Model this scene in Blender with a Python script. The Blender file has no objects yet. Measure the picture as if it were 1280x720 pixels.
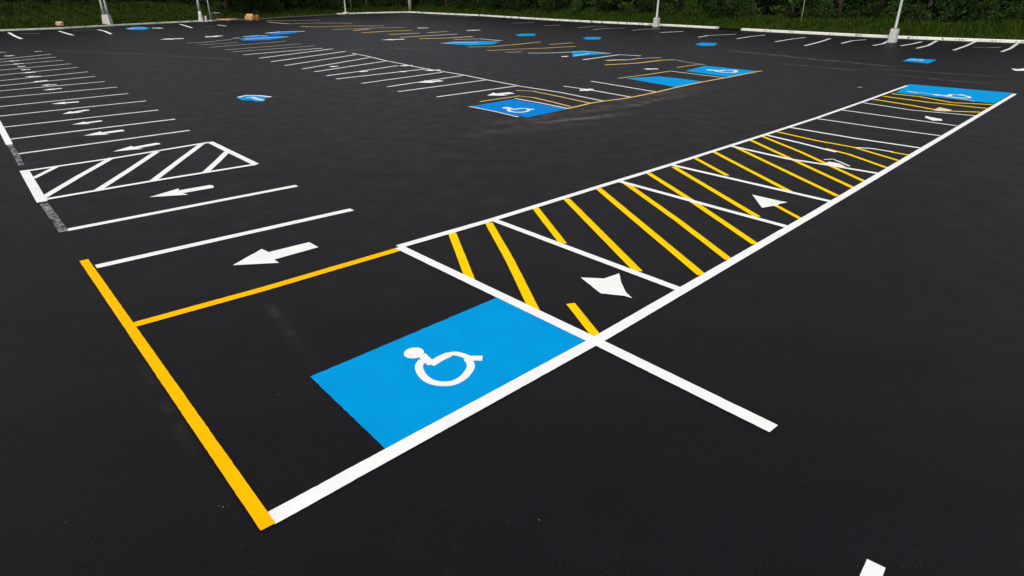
import bpy, bmesh, math, random
from mathutils import Vector, Matrix, noise
random.seed(7)
S = bpy.context.scene
COL = S.collection
# ---------------------------------------------------------------- camera
H = 4.7; F = 800.0; YH = -15.0
PITCH = math.atan((360 - YH) / F)
cam = bpy.data.cameras.new('camera'); co = bpy.data.objects.new('camera', cam); COL.objects.link(co)
cam.sensor_width = 36; cam.lens = 36 * F / 1280; cam.clip_start = .1; cam.clip_end = 3000
co.location = (0, 0, H); co.rotation_euler = (math.pi / 2 - PITCH, 0, 0)
S.camera = co
cp, sp = math.cos(PITCH), math.sin(PITCH)
def at(x, y, z=0.0):
    """photograph coordinates (1280 x 720) -> the point of the level z they show (flat lot)"""
    a = (x - 640) / F; b = (360 - y) / F
    d = Vector((a, cp + b * sp, -sp + b * cp))
    t = (H - z) / -d.z
    return Vector((d.x * t, d.y * t, z))
# ---------------------------------------------------------------- materials
def nodes(name):
    m = bpy.data.materials.new(name); m.use_nodes = True
    nt = m.node_tree; return m, nt, nt.nodes['Principled BSDF'], nt.nodes, nt.links
def N(nt, typ, **kw):
    n = nt.nodes.new(typ)
    for k, v in kw.items():
        if isinstance(k, str) and hasattr(n, k): setattr(n, k, v)
    return n
def noise_tex(nt, scale, detail=4, rough=.6, vec=None, dim=None):
    n = nt.nodes.new('ShaderNodeTexNoise'); n.inputs['Scale'].default_value = scale
    n.inputs['Detail'].default_value = detail; n.inputs['Roughness'].default_value = rough
    if vec is not None: nt.links.new(vec, n.inputs['Vector'])
    return n.outputs['Fac']
def ramp(nt, fac, stops):
    r = nt.nodes.new('ShaderNodeValToRGB'); e = r.color_ramp.elements
    while len(e) > 1: e.remove(e[0])
    e[0].position = stops[0][0]; c = stops[0][1]; e[0].color = (*c, 1) if hasattr(c, '__len__') else (c, c, c, 1)
    for p, c in stops[1:]:
        q = e.new(p); q.color = (*c, 1) if hasattr(c, '__len__') else (c, c, c, 1)
    nt.links.new(fac, r.inputs['Fac']); return r.outputs['Color']
def mix(nt, fac, a, b, mode='MIX'):
    n = nt.nodes.new('ShaderNodeMix'); n.data_type = 'RGBA'; n.blend_type = mode
    for s, v in ((n.inputs['Factor'], fac), (n.inputs['A'], a), (n.inputs['B'], b)):
        if hasattr(v, 'links') or isinstance(v, bpy.types.NodeSocket): nt.links.new(v, s)
        elif isinstance(v, (int, float)): s.default_value = v
        else: s.default_value = (*v, 1)
    return n.outputs['Result']
def math_(nt, op, a, b=None, c=None, clamp=False):
    n = nt.nodes.new('ShaderNodeMath'); n.operation = op; n.use_clamp = clamp
    for i, v in enumerate((a, b, c)):
        if v is None: continue
        if isinstance(v, bpy.types.NodeSocket): nt.links.new(v, n.inputs[i])
        else: n.inputs[i].default_value = v
    return n.outputs[0]
def wpos(nt):
    return nt.nodes.new('ShaderNodeNewGeometry').outputs['Position']
def bump(nt, h, strength, dist):
    b = nt.nodes.new('ShaderNodeBump'); b.inputs['Strength'].default_value = strength; b.inputs['Distance'].default_value = dist
    nt.links.new(h, b.inputs['Height']); return b.outputs['Normal']

ASPH = (.0125, .0120, .0140)
def streak(nt, pos, a, b, w, wob=.6):
    """0..1 mask of a soft stain lying along the ground segment a-b"""
    a = Vector(a[:2]); b = Vector(b[:2]); d = (b - a); L = d.length; d /= L
    sx = nt.nodes.new('ShaderNodeSeparateXYZ'); nt.links.new(pos, sx.inputs[0])
    dx = math_(nt, 'SUBTRACT', sx.outputs[0], a.x); dy = math_(nt, 'SUBTRACT', sx.outputs[1], a.y)
    u = math_(nt, 'ADD', math_(nt, 'MULTIPLY', dx, d.x), math_(nt, 'MULTIPLY', dy, d.y))
    v = math_(nt, 'ADD', math_(nt, 'MULTIPLY', dx, -d.y), math_(nt, 'MULTIPLY', dy, d.x))
    wn = noise_tex(nt, .35, 3, .6, pos)
    v = math_(nt, 'ADD', v, math_(nt, 'MULTIPLY', math_(nt, 'SUBTRACT', wn, .5), wob * 2))
    across = math_(nt, 'SUBTRACT', 1, math_(nt, 'DIVIDE', math_(nt, 'ABSOLUTE', v), w), clamp=True)
    e1 = math_(nt, 'DIVIDE', u, 2.0, clamp=True); e2 = math_(nt, 'DIVIDE', math_(nt, 'SUBTRACT', L, u), 2.0, clamp=True)
    return math_(nt, 'MULTIPLY', math_(nt, 'MULTIPLY', across, e1), e2)
def asphalt():
    m, nt, P, n, l = nodes('asphalt'); pos = wpos(nt)
    big = noise_tex(nt, .12, 5, .55, pos); mid = noise_tex(nt, 1.3, 5, .65, pos)
    fine = noise_tex(nt, 55, 3, .7, pos); grit = noise_tex(nt, 160, 2, .6, pos)
    base = ramp(nt, big, [(.3, (.0046, .0038, .0050)), (.7, (.0068, .0057, .0074))])
    base = mix(nt, .55, base, ramp(nt, mid, [(.3, (.0042, .0035, .0046)), (.75, (.0072, .0060, .0078))]))
    base = mix(nt, 1.0, base, ramp(nt, fine, [(.25, .2), (.48, .8), (.6, 1.7), (.8, 4.5)]), 'MULTIPLY')
    # sparse pale aggregate that shows through the sealcoat
    vo = nt.nodes.new('ShaderNodeTexVoronoi'); vo.inputs['Scale'].default_value = 38; nt.links.new(pos, vo.inputs['Vector'])
    spk = math_(nt, 'MULTIPLY', math_(nt, 'LESS_THAN', vo.outputs['Distance'], .16), math_(nt, 'GREATER_THAN', noise_tex(nt, 9, 2, .5, pos), .62))
    base = mix(nt, math_(nt, 'MULTIPLY', spk, .55), base, (.06, .058, .055))
    # long paving passes (paver lanes run parallel to the rows): seams and slight tone steps
    mp = nt.nodes.new('ShaderNodeMapping'); mp.inputs['Rotation'].default_value = (0, 0, math.radians(-45.5)); l.new(pos, mp.inputs['Vector'])
    sx = nt.nodes.new('ShaderNodeSeparateXYZ'); l.new(mp.outputs[0], sx.inputs[0])
    mp2 = nt.nodes.new('ShaderNodeMapping'); mp2.inputs['Rotation'].default_value = (0, 0, math.radians(-45.5)); mp2.inputs['Scale'].default_value = (.05, 1.1, 1); l.new(pos, mp2.inputs['Vector'])
    lane = noise_tex(nt, 1.0, 3, .5, mp2.outputs[0])
    base = mix(nt, .6, base, ramp(nt, lane, [(.35, .86), (.65, 1.16)]), 'MULTIPLY')
    # brown dirt washed along the middle block, pale scuffs on the far lane
    dm = noise_tex(nt, 1.6, 4, .7, pos); dmr = ramp(nt, dm, [(.4, 0.0), (.62, 1.0)])
    for a, b, w, c, k, wob in STAINS:
        msk = math_(nt, 'MULTIPLY', streak(nt, pos, a, b, w, wob), dmr)
        base = mix(nt, math_(nt, 'MULTIPLY', msk, k), base, c)
    l.new(base, P.inputs['Base Color'])
    l.new(ramp(nt, mid, [(.3, .46), (.7, .60)]), P.inputs['Roughness'])
    P.inputs['Specular IOR Level'].default_value = .12
    h = math_(nt, 'ADD', fine, math_(nt, 'MULTIPLY', grit, .6))
    l.new(bump(nt, h, .5, .006), P.inputs['Normal'])
    return m
STAINS = [
    (at(590, 160), at(800, 128), .9, (.060, .040, .034), 1, .5),
    (at(640, 158), at(800, 140), .5, (.095, .082, .076), 1, .4),
    (at(740, 133), at(890, 106), 1.3, (.048, .030, .026), 1, .6),
    (at(760, 137), at(870, 117), .45, (.085, .066, .056), 1, .4),
    (at(560, 172), at(760, 150), .8, (.034, .026, .023), 1, .5),
    (at(900, 62), at(1130, 85), .7, (.090, .086, .088), .9, .5),
    (at(960, 78), at(1090, 90), .5, (.075, .070, .072), .8, .5),
    (at(1100, 92), at(1270, 108), .7, (.060, .044, .036), .9, .4),
    (at(1060, 84), at(1270, 97), .6, (.060, .056, .056), .8, .4),
    (at(360, 64), at(560, 60), .9, (.070, .068, .070), .7, .6),
    (at(60, 62), at(300, 75), .7, (.045, .043, .044), .8, .6),
    (at(150, 410), at(262, 600), .10, (.026, .021, .014), .8, .12),
    (at(190, 480), at(230, 560), .14, (.028, .023, .016), .7, .1),
    (at(300, 330), at(400, 465), .13, (.026, .022, .018), .8, .1),
    (at(440, 345), at(520, 385), .2, (.034, .030, .026), .8, .1),
]
def paint(name, col, wear=.0, rough=.55, dirt=.10, spec=.12):
    m, nt, P, n, l = nodes(name); pos = wpos(nt)
    a = noise_tex(nt, 2.2, 5, .6, pos); g = noise_tex(nt, 70, 3, .7, pos)
    dark = tuple(c * (1 - dirt * 2.2) for c in col)
    c = mix(nt, ramp(nt, a, [(.35, 0.0), (.75, 1.0)]), col, dark)
    c = mix(nt, .35, c, ramp(nt, g, [(.25, .72), (.55, 1.05)]), 'MULTIPLY')
    # pinholes where the coarse surface shows through
    pits = noise_tex(nt, 95 if wear < .5 else 11, 6, .85, pos)
    thr = .30 + wear * .28
    w = math_(nt, 'ADD', pits, math_(nt, 'MULTIPLY', math_(nt, 'SUBTRACT', noise_tex(nt, 3.0, 4, .6, pos), .5), .35))
    sf = .03 if wear < .5 else .06
    k = ramp(nt, w, [(thr - sf, 1.0), (thr + sf, 0.0)])
    c = mix(nt, k, c, (.010, .0098, .011))
    l.new(c, P.inputs['Base Color']); P.inputs['Roughness'].default_value = rough
    P.inputs['Specular IOR Level'].default_value = spec
    l.new(bump(nt, math_(nt, 'ADD', g, noise_tex(nt, 150, 2, .6, pos)), .35, .004), P.inputs['Normal'])
    return m
def simple(name, c1, c2, scale, rough=.8, bs=.4, bd=.02, metallic=0, detail=5, spec=.4):
    m, nt, P, n, l = nodes(name)
    tc = nt.nodes.new('ShaderNodeTexCoord').outputs['Object']
    f = noise_tex(nt, scale, detail, .65, tc)
    l.new(ramp(nt, f, [(.3, c1), (.7, c2)]), P.inputs['Base Color'])
    P.inputs['Roughness'].default_value = rough; P.inputs['Metallic'].default_value = metallic; P.inputs['Specular IOR Level'].default_value = spec
    l.new(bump(nt, f, bs, bd), P.inputs['Normal']); return m
def leafmat(name, cols, rough=.6):
    m, nt, P, n, l = nodes(name)
    g = nt.nodes.new('ShaderNodeNewGeometry')
    c = ramp(nt, g.outputs['Random Per Island'], [(i / (len(cols) - 1), q) for i, q in enumerate(cols)])
    oi = nt.nodes.new('ShaderNodeObjectInfo')
    c = mix(nt, .5, c, ramp(nt, oi.outputs['Random'], [(0, .65), (1, 1.4)]), 'MULTIPLY')
    l.new(c, P.inputs['Base Color']); P.inputs['Roughness'].default_value = rough
    P.inputs['Specular IOR Level'].default_value = .06
    return m
M = {}
M['asphalt'] = asphalt()
M['white'] = paint('white_road_paint', (.83, .83, .82), dirt=.05)
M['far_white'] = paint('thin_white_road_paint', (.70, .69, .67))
M['dull_white'] = paint('worn_white_road_paint', (.34, .33, .33), .2)
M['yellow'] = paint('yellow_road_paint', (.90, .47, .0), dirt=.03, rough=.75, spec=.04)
M['lemon'] = paint('fresh_yellow_road_paint', (.88, .57, .0), dirt=.04, rough=.75, spec=.04)
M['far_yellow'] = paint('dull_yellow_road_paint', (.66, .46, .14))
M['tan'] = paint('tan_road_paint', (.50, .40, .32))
M['blue'] = paint('blue_road_paint', (.0, .285, .65), dirt=.05, rough=.8, spec=.03)
M['deep_blue'] = paint('deep_blue_road_paint', (.0, .20, .60), dirt=.06, rough=.8, spec=.03)
M['faded'] = paint('rubbed_off_white_paint', (.36, .35, .36), .80)
M['cream'] = paint('cream_road_paint', (.74, .66, .38), .1)
M['concrete'] = simple('pale_concrete', (.42, .41, .37), (.62, .60, .55), 6, .85)
M['kerb'] = simple('kerb_concrete', (.66, .66, .59), (.84, .83, .76), .8, .85, .2, .005)
M['old_kerb'] = simple('weathered_kerb', (.44, .46, .38), (.66, .66, .58), .8, .9, .3, .01)
M['low_kerb'] = simple('mossy_kerb', (.08, .09, .06), (.17, .17, .13), .8, .9, .3, .01)
M['pebble'] = simple('grey_pebble', (.10, .10, .09), (.2, .19, .18), 40)
M['pole'] = simple('galvanised_pole', (.38, .41, .37), (.52, .55, .50), 3, .45, .1, .01, .3)
M['bolt'] = simple('dark_steel', (.05, .05, .05), (.11, .10, .09), 20, .5, .1, .01, .6)
M['timber'] = simple('weathered_timber', (.34, .26, .23), (.50, .40, .36), 4, .85)
M['dark_timber'] = simple('dark_timber', (.05, .045, .035), (.11, .09, .075), 4, .85)
M['rock'] = simple('tan_rock', (.46, .27, .13), (.66, .44, .28), 3.5, .9, .6, .08)
M['orange_rock'] = simple('orange_rock', (.40, .20, .06), (.70, .42, .17), 3.5, .9, .6, .1)
M['rust_rock'] = simple('rust_rock', (.16, .05, .02), (.34, .13, .05), 3.5, .9, .6, .1)
M['bark'] = simple('bark', (.035, .028, .020), (.095, .078, .058), 8, .9, .7, .04)
M['pale_bark'] = simple('pale_bark', (.18, .19, .16), (.36, .37, .32), 8, .9, .7, .03)
M['soil'] = simple('verge_soil', (.014, .020, .007), (.035, .045, .012), .6, 1, .5, .08, spec=0)
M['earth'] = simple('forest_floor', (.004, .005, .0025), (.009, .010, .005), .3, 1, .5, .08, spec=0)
M['leaf_dark'] = leafmat('dark_leaves', [(.006, .016, .004), (.011, .028, .005), (.022, .048, .008)])
M['leaf_mid'] = leafmat('mid_green_leaves', [(.010, .026, .004), (.022, .050, .008), (.058, .105, .020)])
M['leaf_olive'] = leafmat('olive_leaves', [(.014, .026, .004), (.030, .050, .007), (.080, .105, .026)])
M['grass'] = leafmat('verge_grass', [(.014, .027, .002), (.020, .040, .003), (.026, .048, .004), (.036, .056, .006)], .7)
# ---------------------------------------------------------------- object helpers
def tag(o, label=None, cat=None, group=None, kind=None):
    if label: o['label'] = label
    if cat: o['category'] = cat
    if group: o['group'] = group
    if kind: o['kind'] = kind
    return o
def mesh_obj(name, verts, faces, mat, parent=None, origin=None, smooth=False):
    me = bpy.data.meshes.new(name)
    c = Vector(origin) if origin is not None else Vector((0, 0, 0))
    me.from_pydata([tuple(Vector(v) - c) for v in verts], [], faces); me.update()
    for mt in (mat if isinstance(mat, (list, tuple)) else [mat]): me.materials.append(mt)
    if smooth:
        for p in me.polygons: p.use_smooth = True
    o = bpy.data.objects.new(name, me); COL.objects.link(o)
    if parent is not None: o.parent = parent; o.location = c
    else: o.location = c
    return o
def empty(name, loc, rz=0):
    o = bpy.data.objects.new(name, None); COL.objects.link(o); o.location = loc; o.rotation_euler.z = rz
    o.empty_display_size = .2
    return o
def copy_tree(o, parent=None):
    c = o.copy(); COL.objects.link(c)
    if parent is not None: c.parent = parent
    for ch in list(o.children): copy_tree(ch, c)
    return c
LV = [0]
def ribbon_geo(pts, w, z, jit=.0012, w2=None):
    """a painted stripe along ground points: finely cut so its edges can waver like sprayed paint"""
    P = [Vector((p.x, p.y)) for p in pts]
    dense = []
    for i in range(len(P) - 1):
        L = (P[i + 1] - P[i]).length
        near = min(P[i].length, P[i + 1].length)
        step = .07 if near < 11 else (.2 if near < 22 else 1.0)
        k = max(1, min(260, int(L / step)))
        for j in range(k): dense.append(P[i].lerp(P[i + 1], j / k))
    dense.append(P[-1])
    LV[0] += 1; z += (LV[0] % 37) * .00009          # no two sheets of paint share a level
    n = len(dense); V = []; Fc = []
    for i, p in enumerate(dense):
        a = dense[max(0, i - 1)]; b = dense[min(n - 1, i + 1)]
        t = (b - a).normalized(); nn = Vector((-t.y, t.x))
        ww = w if w2 is None else w + (w2 - w) * i / (n - 1)
        ja, jb = random.gauss(0, jit), random.gauss(0, jit)
        wv = .0022 * noise.noise(Vector((p.x * 1.5, p.y * 1.5, w * 40)))
        q = p + nn * (ww / 2 + ja + wv); r = p - nn * (ww / 2 + jb - wv)
        V += [(q.x, q.y, z), (r.x, r.y, z)]
    for i in range(n - 1): Fc.append((2 * i, 2 * i + 1, 2 * i + 3, 2 * i + 2))
    return V, Fc
def px(pts): return [at(*p) for p in pts]
def line(pts, w, z, mat, label, cat='parking line', group=None, name='stall_line', parent=None, w2=None):
    P = px(pts); V, Fc = ribbon_geo(P, w, z, w2=w2)
    c = sum(P, Vector()) / len(P)
    o = mesh_obj(name, V, Fc, M[mat], origin=(c.x, c.y, 0) if parent is None else None, parent=parent)
    if parent is None: tag(o, label, cat, group)
    return o
def poly_geo(P, z, jit=.003, step=.08):
    out = []
    n = len(P)
    for i in range(n):
        a, b = P[i], P[(i + 1) % n]; L = (b - a).length
        near = min(a.length, b.length); st = step if near < 11 else (.2 if near < 22 else 2)
        k = max(1, int(L / st))
        for j in range(k):
            p = a.lerp(b, j / k); d = (b - a).normalized()
            jj = random.gauss(0, jit) if j else 0
            out.append((p.x - d.y * jj, p.y + d.x * jj, z))
    return out
def poly(pts, z, mat, label=None, cat=None, name='arrow_marking', group=None, parent=None):
    LV[0] += 1; z += (LV[0] % 37) * .00009
    P = px(pts); V = poly_geo(P, z)
    bm = bmesh.new(); vs = [bm.verts.new(v) for v in V]; f = bm.faces.new(vs)
    if f.normal.z < 0 or True:
        bm.normal_update()
        if f.normal.z < 0: f.normal_flip()
    bmesh.ops.triangulate(bm, faces=[f])
    c = sum(P, Vector()) / len(P)
    me = bpy.data.meshes.new(name)
    off = Vector((c.x, c.y, 0)) if parent is None else Vector((parent.location.x, parent.location.y, 0))
    for v in bm.verts: v.co -= off
    bm.to_mesh(me); bm.free(); me.materials.append(M[mat])
    o = bpy.data.objects.new(name, me); COL.objects.link(o)
    if parent is None: o.location = off; tag(o, label, cat, group)
    else: o.parent = parent
    return o
def child_line(parent, pts, w, z, mat, name, w2=None):
    P = px(pts); V, Fc = ribbon_geo(P, w, z, w2=w2)
    o = mesh_obj(name, [Vector(v) - Vector((parent.location.x, parent.location.y, 0)) for v in V], Fc, M[mat])
    o.parent = parent; return o
ORD = ['first', 'second', 'third', 'fourth', 'fifth', 'sixth', 'seventh', 'eighth', 'ninth', 'tenth', 'eleventh', 'twelfth',
       'thirteenth', 'fourteenth', 'fifteenth', 'sixteenth', 'seventeenth', 'eighteenth', 'nineteenth', 'twentieth', 'twenty-first', 'twenty-second', 'twenty-third', 'twenty-fourth', 'twenty-fifth', 'twenty-sixth']
Z1, Z2, Z3, Z4, Z5 = .004, .008, .012, .016, .020
# ================================================================= THE LOT
KL = [(0, 39), (80, 36), (160, 31.6), (210, 29), (270, 26.3)]
KM = [(270, 26.3), (320, 24.4), (370, 21), (422, 18.2)]
KR = [(422, 18.2), (455, 17), (510, 15.8), (560, 18.2), (600, 20), (640, 22.6), (690, 25.6), (740, 28.2), (800, 31), (845, 33.2), (896, 36)]
KG = [(896, 36), (911, 37), (926, 38)]
KE = [(926, 38), (960, 40), (1040, 44), (1110, 47.6), (1200, 51.2), (1280, 54)]
wl = px(KL); wm = px(KM); wr = px(KR); wg = px(KG); we = px(KE)
dl = (wl[0] - wl[-1]).normalized(); wl.insert(0, wl[0] + dl * 150)
de = (we[-1] - we[1]).normalized(); we.append(we[-1] + de * 140)
EDGE = wl + wm[1:] + wr[1:] + wg[1:] + we[1:]
far = EDGE
lotv = [(p.x, p.y, 0) for p in EDGE] + [(170, -90, 0), (-170, -90, 0)]
bm = bmesh.new(); f = bm.faces.new([bm.verts.new(v) for v in lotv]); bm.normal_update()
if f.normal.z < 0: f.normal_flip()
bmesh.ops.triangulate(bm, faces=[f]); me = bpy.data.meshes.new('parking_lot'); bm.to_mesh(me); bm.free()
me.materials.append(M['asphalt']); o = bpy.data.objects.new('parking_lot', me); COL.objects.link(o); tag(o, kind='structure')
gv = [(-1500, -1500, -.06), (1500, -1500, -.06), (1500, 1500, -.06), (-1500, 1500, -.06)]
tag(mesh_obj('ground', gv, [(0, 1, 2, 3)], M['earth']), kind='structure')
def offset(pl, d):
    out = []
    for i, p in enumerate(pl):
        a = pl[max(0, i - 1)]; b = pl[min(len(pl) - 1, i + 1)]; t = (b - a).normalized()
        out.append(Vector((p.x - t.y * d, p.y + t.x * d, 0)))
    return out
def kerb(pl, h, w, mat):
    """kerbstones: sloped face, rounded arris, flat top"""
    dens = []
    for i in range(len(pl) - 1):
        k = max(1, int((pl[i + 1] - pl[i]).length / 3))
        dens += [pl[i].lerp(pl[i + 1], j / k) for j in range(k)]
    dens.append(pl[-1])
    prof = [(0, 0), (.02, h - .03), (.045, h), (w, h), (w, -.1)]
    V = []; Fc = []; n = len(dens); k = len(prof)
    cols = [offset(dens, d) for d, _ in prof]
    for i in range(n):
        for j, (d, z) in enumerate(prof):
            V.append((cols[j][i].x, cols[j][i].y, z + (.006 * random.random() if z > .05 else 0)))
    for i in range(n - 1):
        for j in range(k - 1):
            a = i * k + j; Fc.append((a, a + k, a + k + 1, a + 1))
    Fc.append(tuple(range(k))); Fc.append(tuple(range((n - 1) * k, n * k))[::-1])
    return tag(mesh_obj('kerb', V, Fc, M[mat]), kind='structure')
kerb(wl, .17, .42, 'old_kerb'); kerb(wm, .09, .35, 'low_kerb')
kerb(wr, .22, .50, 'kerb'); kerb(we, .24, .50, 'kerb')
# ---- verge and grass bank behind the kerb
dense = []
for i in range(len(EDGE) - 1):
    k = max(1, int((EDGE[i + 1] - EDGE[i]).length / 2.0))
    dense += [EDGE[i].lerp(EDGE[i + 1], j / k) for j in range(k)]
dense.append(EDGE[-1])
# smooth the direction field so the bank fans round the corner of the lot
nrm = []
for i in range(len(dense)):
    a = dense[max(0, i - 8)]; b = dense[min(len(dense) - 1, i + 8)]; t = (b - a).normalized(); nrm.append(Vector((-t.y, t.x, 0)))
apex = min(range(len(dense)), key=lambda i: (dense[i] - at(470, 17)).length)
iL = min(range(len(dense)), key=lambda i: (dense[i] - at(330, 24)).length)
iR = min(range(len(dense)), key=lambda i: (dense[i] - at(900, 36)).length)
def sstep(x): x = max(0, min(1, x)); return x * x * (3 - 2 * x)
def hgt(i, d):
    left = sstep((iL + 12 - i) / 24.0)
    hb = .9 + 1.5 * left
    run = 8.0 + 5 * left
    return .12 + hb * sstep((d - .6) / run)
def vpt(i, d):
    p = dense[i] + nrm[i] * d
    z = hgt(i, d) + .14 * noise.noise(Vector((p.x * .35, p.y * .35, 0))) * min(1, d / 2)
    return Vector((p.x, p.y, z))
offs = [.3, .7, 1.4, 2.2, 3.2, 4.4, 5.8, 7.4, 9.2, 11.2, 13.5, 17, 24, 40, 90]
V = []; Fc = []
for i in range(len(dense)):
    for d in offs: V.append(tuple(vpt(i, d)))
k = len(offs)
for i in range(len(dense) - 1):
    for j in range(k - 1):
        a = i * k + j; Fc.append((a, a + k, a + k + 1, a + 1))
gb = tag(mesh_obj('grass_bank', V, Fc, [M['soil'], M['earth']], smooth=True), kind='structure')
for q, pl in enumerate(gb.data.polygons): pl.material_index = 1 if q % (k - 1) >= 10 else 0
# which stretch of the edge can be seen
def in_view(p, m=30):
    v = Vector((p.x, p.y * cp + (H - p.z) * sp * 1.0, 0))
    depth = p.y * cp + (H - p.z) * sp
    if depth < 5: return False
    return -m < 640 + F * p.x / depth < 1280 + m
vis = [i for i in range(len(dense)) if in_view(dense[i], 120)]
# ---- grass: blades and seed heads on the bank (nobody could count them)
V = []; Fc = []
rnd = random.Random(3)
def blade(p, h, w, lean):
    a = rnd.uniform(0, math.tau); dx, dy = math.cos(a) * w / 2, math.sin(a) * w / 2
    b = rnd.uniform(0, math.tau); lx, ly = math.cos(b) * lean, math.sin(b) * lean
    n0 = len(V)
    V.extend([(p.x - dx, p.y - dy, p.z - .04), (p.x + dx, p.y + dy, p.z - .04), (p.x + lx * .4 + dx * .7, p.y + ly * .4 + dy * .7, p.z + h * .6), (p.x + lx * .4 - dx * .7, p.y + ly * .4 - dy * .7, p.z + h * .6), (p.x + lx, p.y + ly, p.z + h)])
    Fc.append((n0, n0 + 1, n0 + 2, n0 + 3)); Fc.append((n0 + 3, n0 + 2, n0 + 4))
def bank_at(x, y):
    """where a photograph point lands on the raised verge"""
    g = at(x, y); o = Vector((0, 0, H)); d = (g - o); L = d.length; d /= L
    t = L * .5; out = g
    while t < L:
        p = o + d * t
        i = min(range(len(dense)), key=lambda q: (dense[q].x - p.x) ** 2 + (dense[q].y - p.y) ** 2)
        dd = (p.x - dense[i].x) * nrm[i].x + (p.y - dense[i].y) * nrm[i].y
        if dd > .25 and p.z <= vpt(i, dd).z:
            return Vector((p.x, p.y, vpt(i, dd).z))
        t += .15
    return Vector((g.x, g.y, .1))
B_ROCK, B_TWIN, B_UTIL, B_TIMB, B_THIN, B_SAP = bank_at(75, 32), bank_at(135, 29.8), bank_at(512.8, 14.4), bank_at(439.6, 16.3), bank_at(432.2, 17.4), bank_at(1001, 27)
print(B_ROCK, B_TWIN, B_UTIL, B_TIMB, B_THIN, B_SAP)
CLEAR = [(B_ROCK, .7), (B_TWIN, .8), (at(251.8, 27), .8), (at(258, 27), .5), (at(264.2, 26.6), .6), (at(272, 24.8), 1.4), (at(285, 26), 1.0), (at(278, 26), .9), (at(294, 25.4), .9), (at(312.8, 25), 1.0), (at(322.3, 25), .7),
         (B_THIN, .8), (B_TIMB, .6), (B_UTIL, .8), (at(820, 33.5), .7), (at(1115, 53), .6), (B_SAP, .3)]
def clear(p, far=3.0):
    for c, rr in CLEAR:
        d = Vector((c.x, c.y, 0)); L = d.length; d /= L
        u = p.x * d.x + p.y * d.y; v = abs(-p.x * d.y + p.y * d.x)
        if v < rr and -far < u - L < rr * .6: return False
    return True
for _ in range(56000):
    i = rnd.choice(vis); left = i < iL + 6
    d = .45 + (13 if left else 9) * rnd.random() ** .9
    p = vpt(i, d) + Vector((rnd.uniform(-1, 1), rnd.uniform(-1, 1), 0))
    if not clear(p): continue
    cl = noise.noise(Vector((p.x * .22, p.y * .22, 5)))
    h = (.10 + min(.42 if left else .6, d * .13) * (.55 + .9 * max(0, cl + .4))) * rnd.uniform(.6, 1.2)
    # kept low just behind the kerb
    if d < 1.0: h = rnd.uniform(.06, .16)
    blade(p, h, rnd.uniform(.05, .13), h * rnd.uniform(.1, .6))
tag(mesh_obj('grass', V, Fc, M['grass']), 'rough unmown grass on the bank behind the kerb', 'grass', kind='stuff')
# ---- leafy weeds
V = []; Fc = []
def leafquad(V, Fc, p, s, r):
    n = Vector((r.gauss(0, 1), r.gauss(0, 1), r.gauss(.5, 1))).normalized()
    t = n.orthogonal().normalized(); t.rotate(Matrix.Rotation(r.uniform(0, math.tau), 3, n)); b = n.cross(t)
    n0 = len(V); l = s * r.uniform(.7, 1.3); w = l * r.uniform(.45, .7)
    for q in (-t * l, b * w * .6 - t * l * .1, t * l, -b * w * .6 + t * l * .1): V.append(tuple(p + q))
    Fc.append((n0, n0 + 1, n0 + 2, n0 + 3))
for _ in range(5200):
    i = rnd.choice(vis); left = i < iL + 6
    d = rnd.uniform(2.5, 14 if left else 10)
    p = vpt(i, d)
    if noise.noise(Vector((p.x * .3, p.y * .3, 9))) < -.02: continue
    if not clear(p) or (not left and rnd.random() < .6): continue
    hh = rnd.uniform(.3, .9)
    for q in range(rnd.randint(9, 16)):
        leafquad(V, Fc, p + Vector((rnd.gauss(0, .2), rnd.gauss(0, .2), rnd.uniform(.1, hh))), .09, rnd)
tag(mesh_obj('weeds', V, Fc, M['leaf_mid']), 'low leafy weeds scattered over the grass bank', 'weeds', kind='stuff')

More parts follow.
